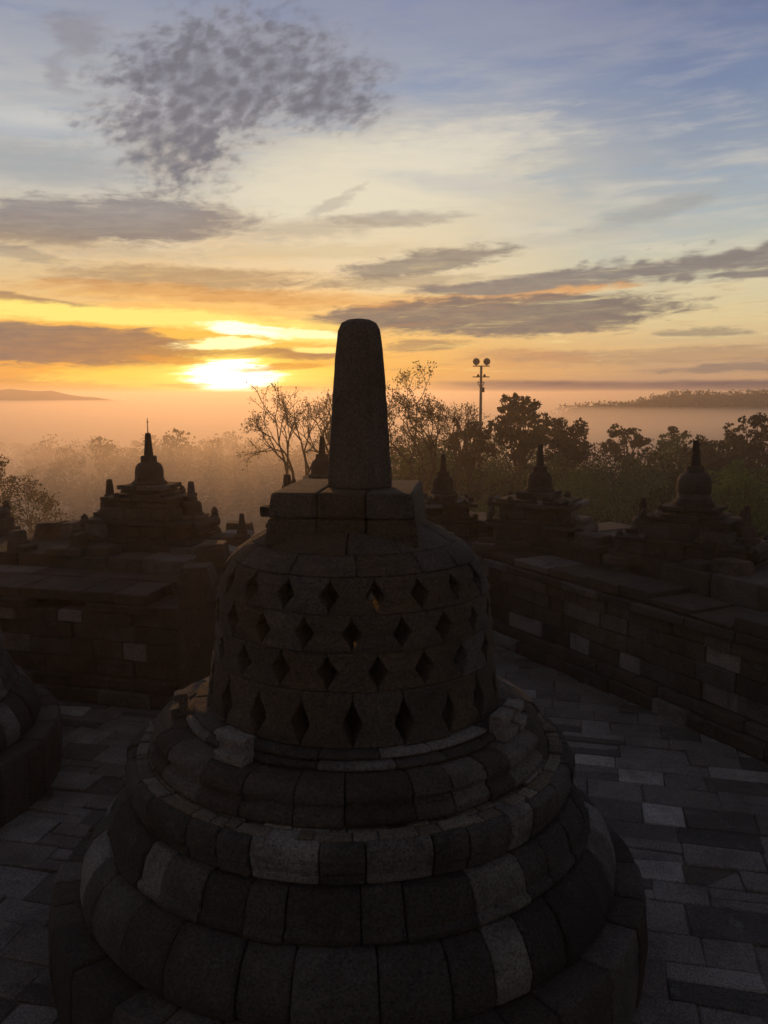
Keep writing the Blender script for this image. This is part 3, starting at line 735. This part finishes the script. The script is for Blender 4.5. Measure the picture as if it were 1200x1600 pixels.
def pinnacle(x, Y, zb, h, label):
    m = MB(); b = h*0.44
    m.box((0, 0, h*0.07), (b*1.5, b*1.5, h*0.14), 0.1, 0.01); m.box((0, 0, h*0.18), (b*1.25, b*1.25, h*0.08), 0.1, 0.01)
    root = empty('stone_pinnacle', (x, Y, zb), WALL_A); tag(root, label, 'pinnacle', 'small stone pinnacles on the walls')
    m.build('plinth', 'stone_tower', root, 0.008)
    m = MB(); m.lathe(bell_prof(b, h*0.38), 16, (0, 0, h*0.22), 0, 0.015); m.build('bell', 'stone_tower', root, 0.005, smooth=50)
    m = MB(); m.lathe([(b*0.24,0),(b*0.22,0.02),(b*0.13,h*0.38),(b*0.08,h*0.40)], 8, (0, 0, h*0.60), 0, 0.03); m.build('spire', 'stone_tower', root, 0.005)
pinnacle(toward(378, 10.3), 10.3, 1.34, 0.50, 'small stone pinnacle on the left wall beside the dome shoulder')
pinnacle(toward(450, 12.2), 12.2, 1.34, 0.80, 'tiny pinnacle tip showing above the square block left of the central pinnacle')
pinnacle(toward(768, 12.2), 12.2, 1.12, 0.62, 'small stone pinnacle between the two shrines right of the central stupa')

def loose(name, px, py, Y, size, rz, label, z=None, taper=0.85):
    p = at(px, py, Y); m = MB()
    m.box((0, 0, size[2]/2), size, 0, 0.015, taper)
    m.box((0.02, 0, size[2]*0.22), (size[0]*1.16, size[1]*1.12, size[2]*0.44), 0.05, 0.01)
    o = m.build(name, 'stone_tower', None, 0.014); o.location = (p.x, Y, p.z if z is None else z); o.rotation_euler.z = rz
    tag(o, label, 'stone')
loose('carved_stone', 124, 868, 10.3, (0.17, 0.22, 0.26), WALL_A, 'upright block standing on the wall left of the broad shrine', 1.34)
loose('carved_stone', 30, 880, 10.6, (0.16, 0.20, 0.25), WALL_A, 'squat block standing on the wall near the left edge of the view', 1.34)
loose('carved_stone', 925, 895, 10.6, (0.42, 0.30, 0.20), R(-58), 'flat broken block lying on the right wall between its two shrines', 1.34)

# ------------------------------------------------------------------ floodlight mast
def mast():
    p = at(752, 572, 60); Z0 = ground_z(p.x, 60); root = empty('floodlight_mast', (p.x, 60, Z0))
    tag(root, 'tall floodlight mast with two round lamps rising out of the trees', 'light mast')
    H = p.z-Z0
    m = MB(); m.tube([(0,0,0),(0,0,H*0.5),(0,0,H)], [0.16,0.13,0.085], 10); m.build('pole', 'galvanised', root, smooth=50)
    for dz, w in ((0, 1.18), (-0.74, 1.18)):
        m = MB(); m.box((0, 0, H+dz), (w, 0.09, 0.07)); m.build('cross_arm', 'galvanised', root, 0.006)
    for sx in (-1, 1):
        m = MB(); m.tube([(sx*0.36, 0.10, H+0.30), (sx*0.36, 0.0, H+0.30), (sx*0.36, -0.16, H+0.30)], [0.15, 0.225, 0.24], 16)
        m.tube([(sx*0.36-0.24, 0, H+0.33), (sx*0.36+0.24, 0, H+0.33)], [0.03, 0.03], 6); m.box((sx*0.36, 0.02, H+0.07), (0.10, 0.06, 0.14))
        f = m.build('floodlight', 'lamp_black', root, 0.01, smooth=40)
        m = MB(); m.tube([(sx*0.36, -0.162, H+0.30), (sx*0.36, -0.18, H+0.30)], [0.215, 0.20], 16); m.build('lens', 'lamp_glass', f)
        m = MB(); m.box((sx*0.22, -0.02, H-0.64), (0.20, 0.16, 0.15), 0, 0, 0.8); m.build('small_lamp', 'lamp_black', root, 0.02)
        m = MB(); m.tube([(sx*0.24, 0, H-1.10), (sx*0.07, 0, H-1.42)], [0.03, 0.03], 6); m.tube([(sx*0.24, 0, H-1.10), (0, 0, H-1.10)], [0.03, 0.03], 6); m.build('bracket', 'galvanised', root)
    m = MB(); m.box((0.16, 0, H-1.62), (0.16, 0.14, 0.34)); m.build('junction_box', 'lamp_black', root, 0.01)
mast()

# ------------------------------------------------------------------ trees
def rv(s=1.0):
    while True:
        v = Vector((random.uniform(-1,1), random.uniform(-1,1), random.uniform(-1,1)))
        if v.length < 1: return v*s
def leafcloud(mb, c, rad, n, size, flat=0.8):
    for _ in range(n):
        d = rv(); d = d.normalized()*(d.length**0.6)
        p = Vector(c)+Vector((d.x*rad, d.y*rad, d.z*rad*flat))
        u = rv().normalized()*size*random.uniform(0.6, 1.3); w = u.cross(rv()).normalized()*size*0.62*random.uniform(0.6, 1.2)
        mb.quad(p, u, w)
def clump_tree(name, base, H, cw, ch, label, leaf='leaf_dark', clumps=46, per=42, lsize=0.3, csize=0.16, group=None, cat='tree', lean=(0, 0), seed=1, flat=1.0, hole=0.25):
    """trunk, limbs reaching to clumps of leaves set unevenly through a wide crown"""
    random.seed(seed)
    root = empty(name, base); tag(root, label, cat, group)
    tr, cr = MB(), MB()
    top = Vector((lean[0], lean[1], H-ch*0.5)); k0 = Vector((lean[0]*0.5, lean[1]*0.5, (H-ch)*0.75))
    r0 = max(0.09, H*0.018)
    tr.tube([(0,0,-0.4), k0*0.5, k0, top], [r0*1.3, r0, r0*0.8, r0*0.3], 8)
    cents = []
    tries = 0
    while len(cents) < clumps and tries < 5000:
        tries += 1
        d = rv(); rad = (d.length)
        if rad < 0.35 and random.random() < 0.7: continue
        p = Vector((lean[0]+d.x*cw/2, lean[1]+d.y*cw/2, H-ch/2+d.z*ch/2))
        if mnoise.noise(p*1.1/cw*4+Vector((seed*3.1, 0, 0))) < -hole: continue
        cents.append(p)
    for i, p in enumerate(cents):
        s = cw*csize*random.uniform(0.55, 1.25)
        leafcloud(cr, p, s, int(per*random.uniform(0.6, 1.3)), lsize, 0.8*flat)
        if i % 2 == 0:
            b = k0.lerp(top, random.uniform(0.1, 0.9)); mid = b.lerp(p, 0.5)+Vector((0, 0, -0.06*cw))
            tr.tube([b, mid, p], [r0*0.35, r0*0.2, r0*0.06], 5)
    tr.build('trunk', 'bark', root, smooth=60); cr.build('crown', leaf, root)
    return root
def sparse_tree(name, base, H, spread, label, seed, leaves=2200, lsize=0.12, lean=0.0, fork=0.35, leaf='leaf_sparse', depth=6, group=None, span=0.9):
    """open deciduous tree: branching twigs with few small leaves"""
    random.seed(seed)
    root = empty(name, base); tag(root, label, 'tree', group)
    tr, cr = MB(), MB(); tips = []
    def grow(p, d, L, r, k):
        q = p; pts = [p]; n = 4
        for i in range(n):
            d = (d + rv(0.16) + Vector((0, 0, 0.05))).normalized(); q = q + d*(L/n); pts.append(q)
        tr.tube(pts, [r*(1-0.10*i) for i in range(n+1)], 6 if k < 3 else 4)
        if k >= 2: tips.extend([(pts[j], k) for j in (1, 2, 3, 4)])
        if k >= depth or r < 0.006: return
        for i in range(2 if random.random() < 0.55 else 3):
            ax = d.orthogonal().normalized(); ax.rotate(Matrix.Rotation(random.uniform(0, 6.28), 3, d))
            nd = (d*1.0 + ax*random.uniform(0.4, 0.85)*spread).normalized()
            grow(pts[-1] if i < 2 else pts[-2], nd, L*random.uniform(0.62, 0.84), r*0.64, k+1)
    t0 = Vector((lean*fork, 0, H*fork))
    tr.tube([(0,0,-0.5), t0*0.5, t0], [H*0.017, H*0.014, H*0.011], 8)
    for i in range(3):
        a = random.uniform(0, 6.28)
        grow(t0, Vector((lean/H*1.2+math.cos(a)*0.42*spread, math.sin(a)*0.42*spread, 1)).normalized(), H*(1-fork)*0.30*span, H*0.0085, 1)
    for _ in range(leaves):
        p, k = random.choice(tips); c = p+rv(0.22)
        u = rv().normalized()*lsize*random.uniform(0.6, 1.4); cr.quad(c, u, u.cross(rv()).normalized()*lsize*0.55)
    tr.build('trunk', 'bark', root); cr.build('crown', leaf, root)
    return root
def palm_proto(name, base, H, label, seed, fl=2.6, nf=18, group=None, leaf='leaf_dark'):
    random.seed(seed)
    root = empty(name, base); tag(root, label, 'palm', group)
    tr, cr = MB(), MB()
    tr.tube([(0,0,-0.5),(0.1,0,H*0.4),(0.3,0,H*0.8),(0.35,0,H)], [0.20,0.15,0.12,0.11], 8)
    for i in range(nf):
        a = i*2.4+random.uniform(-0.2,0.2); up = random.uniform(-0.25, 0.95); d = Vector((math.cos(a), math.sin(a), 0))
        pts = [Vector((0.35,0,H)) + d*(fl*t) + Vector((0,0, fl*(up*t-0.75*t*t))) for t in (0,0.2,0.4,0.6,0.8,1.0)]
        tr_side = d.cross(Vector((0,0,1)))
        for j in range(5):
            for t in (0.15, 0.4, 0.65, 0.9):
                p = pts[j].lerp(pts[j+1], t); w = fl*0.24*(1-0.55*abs((j+t)/5-0.35))
                for sg in (-1, 1):
                    e = p + tr_side*sg*w + Vector((0,0,-w*0.55)); f = (pts[j+1]-pts[j]).normalized()*0.07
                    cr.add([p-f, p+f, e+f*0.5, e-f*0.5], [(0,1,2,3)])
    tr.build('trunk', 'bark', root); cr.build('crown', leaf, root)
    return root
def gp(px, Y): 
    x = (px-600)/F*Y; return Vector((x, Y, ground_z(x, Y)))
def tree_at(fn, name, px, top, Y, wpx, hpx, label, **k):
    """a tree rooted on the terrain at bearing px, distance Y, tall enough for its top to reach the bearing's height"""
    b = gp(px, Y); t = at(px, top, Y); s = Y/F
    return clump_tree(name, b, t.z-b.z, wpx*s, hpx*s, label, **k)
TG = 'trees below the temple walls'
tree_at(clump_tree, 'leafy_tree', 812, 610, 55, 100, 104, 'dark round-crowned tree right of the floodlight mast, tallest leafy tree', clumps=64, per=46, lsize=0.34, csize=0.105, seed=21, group=TG, hole=0.15)
tree_at(clump_tree, 'leafy_tree', 880, 655, 58, 78, 80, 'dense dark tree touching the right of the tallest leafy tree', clumps=60, per=60, lsize=0.30, csize=0.14, seed=22, group=TG)
tree_at(clump_tree, 'leafy_tree', 980, 664, 66, 66, 66, 'lone clumpy tree between the two right-hand shrine spires', clumps=34, per=40, lsize=0.32, csize=0.13, seed=23, group=TG, hole=0.12)
tree_at(clump_tree, 'leafy_tree', 1048, 669, 70, 50, 40, 'small lopsided clumpy tree just left of the nearest right spire', clumps=20, per=34, lsize=0.30, csize=0.14, seed=24, group=TG, hole=0.05)
tree_at(clump_tree, 'leafy_tree', 1172, 647, 56, 84, 80, 'tall dark clumpy tree near the right edge of the view', clumps=40, per=44, lsize=0.32, csize=0.125, seed=25, group=TG, hole=0.08)
tree_at(clump_tree, 'leafy_tree', 1120, 682, 54, 96, 90, 'broad dark tree mass below the tall tree at the right edge', clumps=70, per=60, lsize=0.28, csize=0.14, seed=26, group=TG)
tree_at(clump_tree, 'leafy_tree', 735, 662, 52, 78, 70, 'dark leafy tree behind the foot of the floodlight mast', clumps=40, per=44, lsize=0.28, csize=0.13, seed=27, group=TG, hole=0.1)
tree_at(clump_tree, 'leafy_tree', 655, 690, 44, 110, 80, 'low leafy tree right of the central pinnacle under the thin branches', clumps=50, per=40, lsize=0.22, csize=0.13, seed=28, group=TG, hole=0.08, leaf='leaf_mid')
tree_at(clump_tree, 'bright_bush', 1165, 722, 30, 160, 150, 'bright green fine-leaved bush at the right edge behind the nearest shrine', clumps=110, per=120, lsize=0.12, csize=0.11, seed=29, leaf='leaf_bright', cat='bush')
tree_at(clump_tree, 'leafy_tree', -10, 690, 50, 74, 130, 'tall loose-leaved tree at the left edge of the view', clumps=30, per=50, lsize=0.17, csize=0.16, seed=31, group=TG, hole=0.02)
tree_at(clump_tree, 'leafy_tree', 42, 752, 46, 110, 110, 'loose dark shrubby tree at the left edge beneath the tall one', clumps=60, per=50, lsize=0.17, csize=0.14, seed=32, group=TG, hole=0.1)
tree_at(clump_tree, 'leafy_tree', 68, 726, 92, 62, 70, 'hazy broad tree left of the left shrine, nearest the view edge', clumps=44, per=50, lsize=0.36, csize=0.14, seed=33, group=TG, hole=0.2)
tree_at(clump_tree, 'leafy_tree', 112, 752, 96, 50, 70, 'hazy lower tree next to the side pinnacle of the left shrine', clumps=40, per=46, lsize=0.36, csize=0.14, seed=34, group=TG, hole=0.2)
tree_at(clump_tree, 'leafy_tree', 172, 734, 120, 54, 60, 'hazy dome-crowned tree right above the left shrine side pinnacle', clumps=60, per=56, lsize=0.40, csize=0.13, seed=35, group=TG, hole=0.5)
sparse_tree('sparse_tree', gp(640, 42), at(650, 585, 42).z-gp(640, 42).z, 1.15, 'thin-leaved open tree rising right beside the central pinnacle', 41, 4600, 0.12, lean=0.9, fork=0.50, span=1.08)
sparse_tree('sparse_tree', gp(700, 46), at(700, 608, 46).z-gp(695, 46).z, 1.0, 'smaller thin-leaved tree beside the floodlight mast', 42, 1300, 0.11, lean=0.8, fork=0.62)
sparse_tree('sparse_tree', gp(512, 40), at(455, 600, 40).z-gp(512, 40).z, 1.05, 'leaning nearly bare tree left of the central pinnacle', 43, 1500, 0.10, lean=-2.6, fork=0.52, span=1.05)
sparse_tree('sparse_tree', gp(545, 43), at(520, 580, 43).z-gp(545, 43).z, 0.9, 'nearly bare tree half hidden behind the central pinnacle', 44, 1300, 0.10, lean=-0.8, fork=0.58)

# shrubby slope on the right: individual bushes
BG = 'bushes on the slope below the right wall'
protos = []
for i, lf in enumerate(('leaf_mid', 'leaf_dark', 'leaf_mid')):
    b = clump_tree('slope_bush', (0, 0, -60), 6.0, 6.5, 5.4, 'green bush among the dense growth on the slope', leaf=lf, clumps=110, per=150, lsize=0.12, csize=0.11, group=BG, cat='bush', seed=60+i, hole=0.5)
    protos.append(b)
random.seed(5)
def put(proto_list, spots, sc):
    used = set()
    for px, Y, dz in spots:
        k = random.randrange(len(proto_list)); o = proto_list[k]
        if k in used: o = copy_tree(o)
        used.add(k)
        p = gp(px, Y); s = sc*random.uniform(0.8, 1.2)
        o.location = (p.x, p.y, p.z+dz); o.rotation_euler.z = random.uniform(0, 6.28); o.scale = (s, s, s*random.uniform(0.9, 1.15))
random.seed(5); used = set()
for Y, n, t0 in ((28, 6, 812), (34, 8, 776), (41, 9, 742), (49, 11, 716), (60, 13, 696)):
    for i in range(n):
        px = 585 + 660*(i+random.uniform(0.1, 0.9))/n
        k = random.randrange(3); o = protos[k]
        if k in used: o = copy_tree(o)
        used.add(k)
        YY = Y*random.uniform(0.95, 1.05); p = gp(px, YY)
        h = at(px, t0+random.uniform(-20, 40), YY).z-p.z; s_ = h/6.0
        w_ = random.uniform(0.7, 1.0)
        o.location = p; o.rotation_euler.z = random.uniform(0, 6.28); o.scale = (s_*w_, s_*w_, s_)
def put(proto_list, spots, sc):
    used = set()
    for px, Y, dz in spots:
        k = random.randrange(len(proto_list)); o = proto_list[k]
        if k in used: o = copy_tree(o)
        used.add(k)
        p = gp(px, Y); s = sc*random.uniform(0.8, 1.2)
        o.location = (p.x, p.y, p.z+dz); o.rotation_euler.z = random.uniform(0, 6.28); o.scale = (s, s, s*random.uniform(0.9, 1.15))

# hazy valley trees on the left and in the middle
VG = 'hazy trees in the misty valley'
vp = [clump_tree('valley_tree', (0,0,-60), h, w, c, 'soft grey tree fading into the valley mist', clumps=60, per=60, lsize=0.55, csize=0.12, group=VG, seed=70+i, hole=hh)
      for i, (h, w, c, hh) in enumerate(((12, 11, 10.5, 0.4), (14, 10, 12.5, 0.3), (11.5, 15, 8.5, 0.4)))]
pp = [palm_proto('valley_palm', (0,0,-60), 11.5, 'tall palm silhouette fading into the valley mist', 80, 2.9, 26, group='hazy palms in the misty valley')]
random.seed(9)
sv, sp_ = [], []
for Y, n, x0, x1 in ((105, 7, 120, 540), (130, 12, -80, 560), (170, 16, -80, 600), (215, 16, -60, 700), (270, 20, -60, 1250), (340, 22, -60, 1250), (430, 16, -60, 1250), (540, 16, -60, 900)):
    for i in range(n):
        px = x0 + (x1-x0)*(i+random.uniform(0, 1))/n
        (sp_ if random.random() < 0.22 and Y > 160 else sv).append((px, Y*random.uniform(0.93, 1.07), -0.5))
put(vp, sv, 0.85); put(pp, sp_, 0.95)
banana = palm_proto('banana_plant', gp(78, 42), 3.4, 'drooping broad fronds below the hazy trees at the left', 90, 3.0, 12, leaf='leaf_mid')
b_top = at(80, 835, 42).z; banana.location.z = b_top-3.6

# ------------------------------------------------------------------ hills
def hill(name, Y, pts, depth, seed):
    """ridge whose crest follows (px, py) bearings at distance Y, falling to the valley on both sides"""
    n = 90; vs = []; fs = []; rows = (-1.0, -0.7, -0.45, -0.22, -0.08, 0.0, 0.1, 0.4, 1.0)
    def crest(px):
        for (a, b), (c, d) in zip(pts, pts[1:]):
            if px <= c: return b+(d-b)*(px-a)/(c-a)
        return pts[-1][1]
    crest_pts = []
    for i in range(n+1):
        px = pts[0][0]+(pts[-1][0]-pts[0][0])*i/n; p = at(px, crest(px), Y)
        for t in rows:
            h = 1-abs(t)**0.8
            y = Y+t*depth + 14*mnoise.noise(Vector((p.x*0.01, t, seed)))
            z = -23+(p.z+23)*h + (2.0*mnoise.noise(Vector((p.x*0.05, t*6, seed))) if abs(t) > 0.04 else 0.6*mnoise.noise(Vector((p.x*0.08, 0, seed))))
            vs.append((p.x*y/Y, y, z))
            if -0.5 < t < 0.15: crest_pts.append(vs[-1])
    m = len(rows)
    for i in range(n):
        for j in range(m-1): fs.append((i*m+j, (i+1)*m+j, (i+1)*m+j+1, i*m+j+1))
    mb = MB(); mb.add(vs, fs); tag(mb.build(name, 'hill_wood', smooth=60), kind='structure')
    return crest_pts
cp = hill('hill', 300, [(850, 660), (890, 640), (930, 634), (985, 631), (1030, 622), (1065, 617), (1120, 618), (1200, 614), (1300, 612), (1420, 622)], 90, 1.0)
random.seed(3)
wood = MB()
for x, y, z in cp:
    for _ in range(4):
        c = Vector((x+random.uniform(-3, 3), y+random.uniform(-8, 4), z+random.uniform(-0.5, 0.7)))
        leafcloud(wood, c, random.uniform(0.9, 1.9), 14, 0.9, 0.8)
tag(wood.build('hillside_forest', 'leaf_dark'), 'far wooded ridge crest above the valley fog on the right', 'forest', kind='stuff')
hill('mountain', 620, [(-260, 622), (-120, 610), (-30, 611), (20, 608), (55, 611), (80, 610), (110, 617), (170, 624), (260, 640)], 120, 5.0)

# ------------------------------------------------------------------ haze over the whole place
def air(name, label, dens, foot, z0, z1, aniso=0.62):
    """closed prism of even air over the footprint polygon"""
    mb = MB(); n = len(foot)
    mb.add([(x, y, z0) for x, y in foot]+[(x, y, z1) for x, y in foot],
           [tuple(range(n-1, -1, -1)), tuple(range(n, 2*n))]+[(i, (i+1) % n, n+(i+1) % n, n+i) for i in range(n)])
    m = bpy.data.materials.new(name+'_air'); m.use_nodes = True; nt = m.node_tree; nt.nodes.clear(); MATS[name+'_air'] = m
    out = nt.nodes.new('ShaderNodeOutputMaterial'); pv = nt.nodes.new('ShaderNodeVolumePrincipled')
    pv.inputs['Color'].default_value = (0.95, 0.88, 0.80, 1); pv.inputs['Density'].default_value = dens; pv.inputs['Anisotropy'].default_value = aniso
    nt.links.new(pv.outputs[0], out.inputs['Volume'])
    tag(mb.build(name, name+'_air'), label, name, kind='stuff')
air('haze', 'pale morning haze filling the air over the whole view', 0.0014, [(-2700,-2700),(2700,-2700),(2700,2700),(-2700,2700)], -25.0, 6.7)
air('fog', 'low bank of warm fog lying across the valley floor', 0.0115, [(-1500,50),(-30,55),(4,72),(40,115),(2600,180),(2600,2600),(-2600,2600),(-2600,40)], -24.5, -0.9)
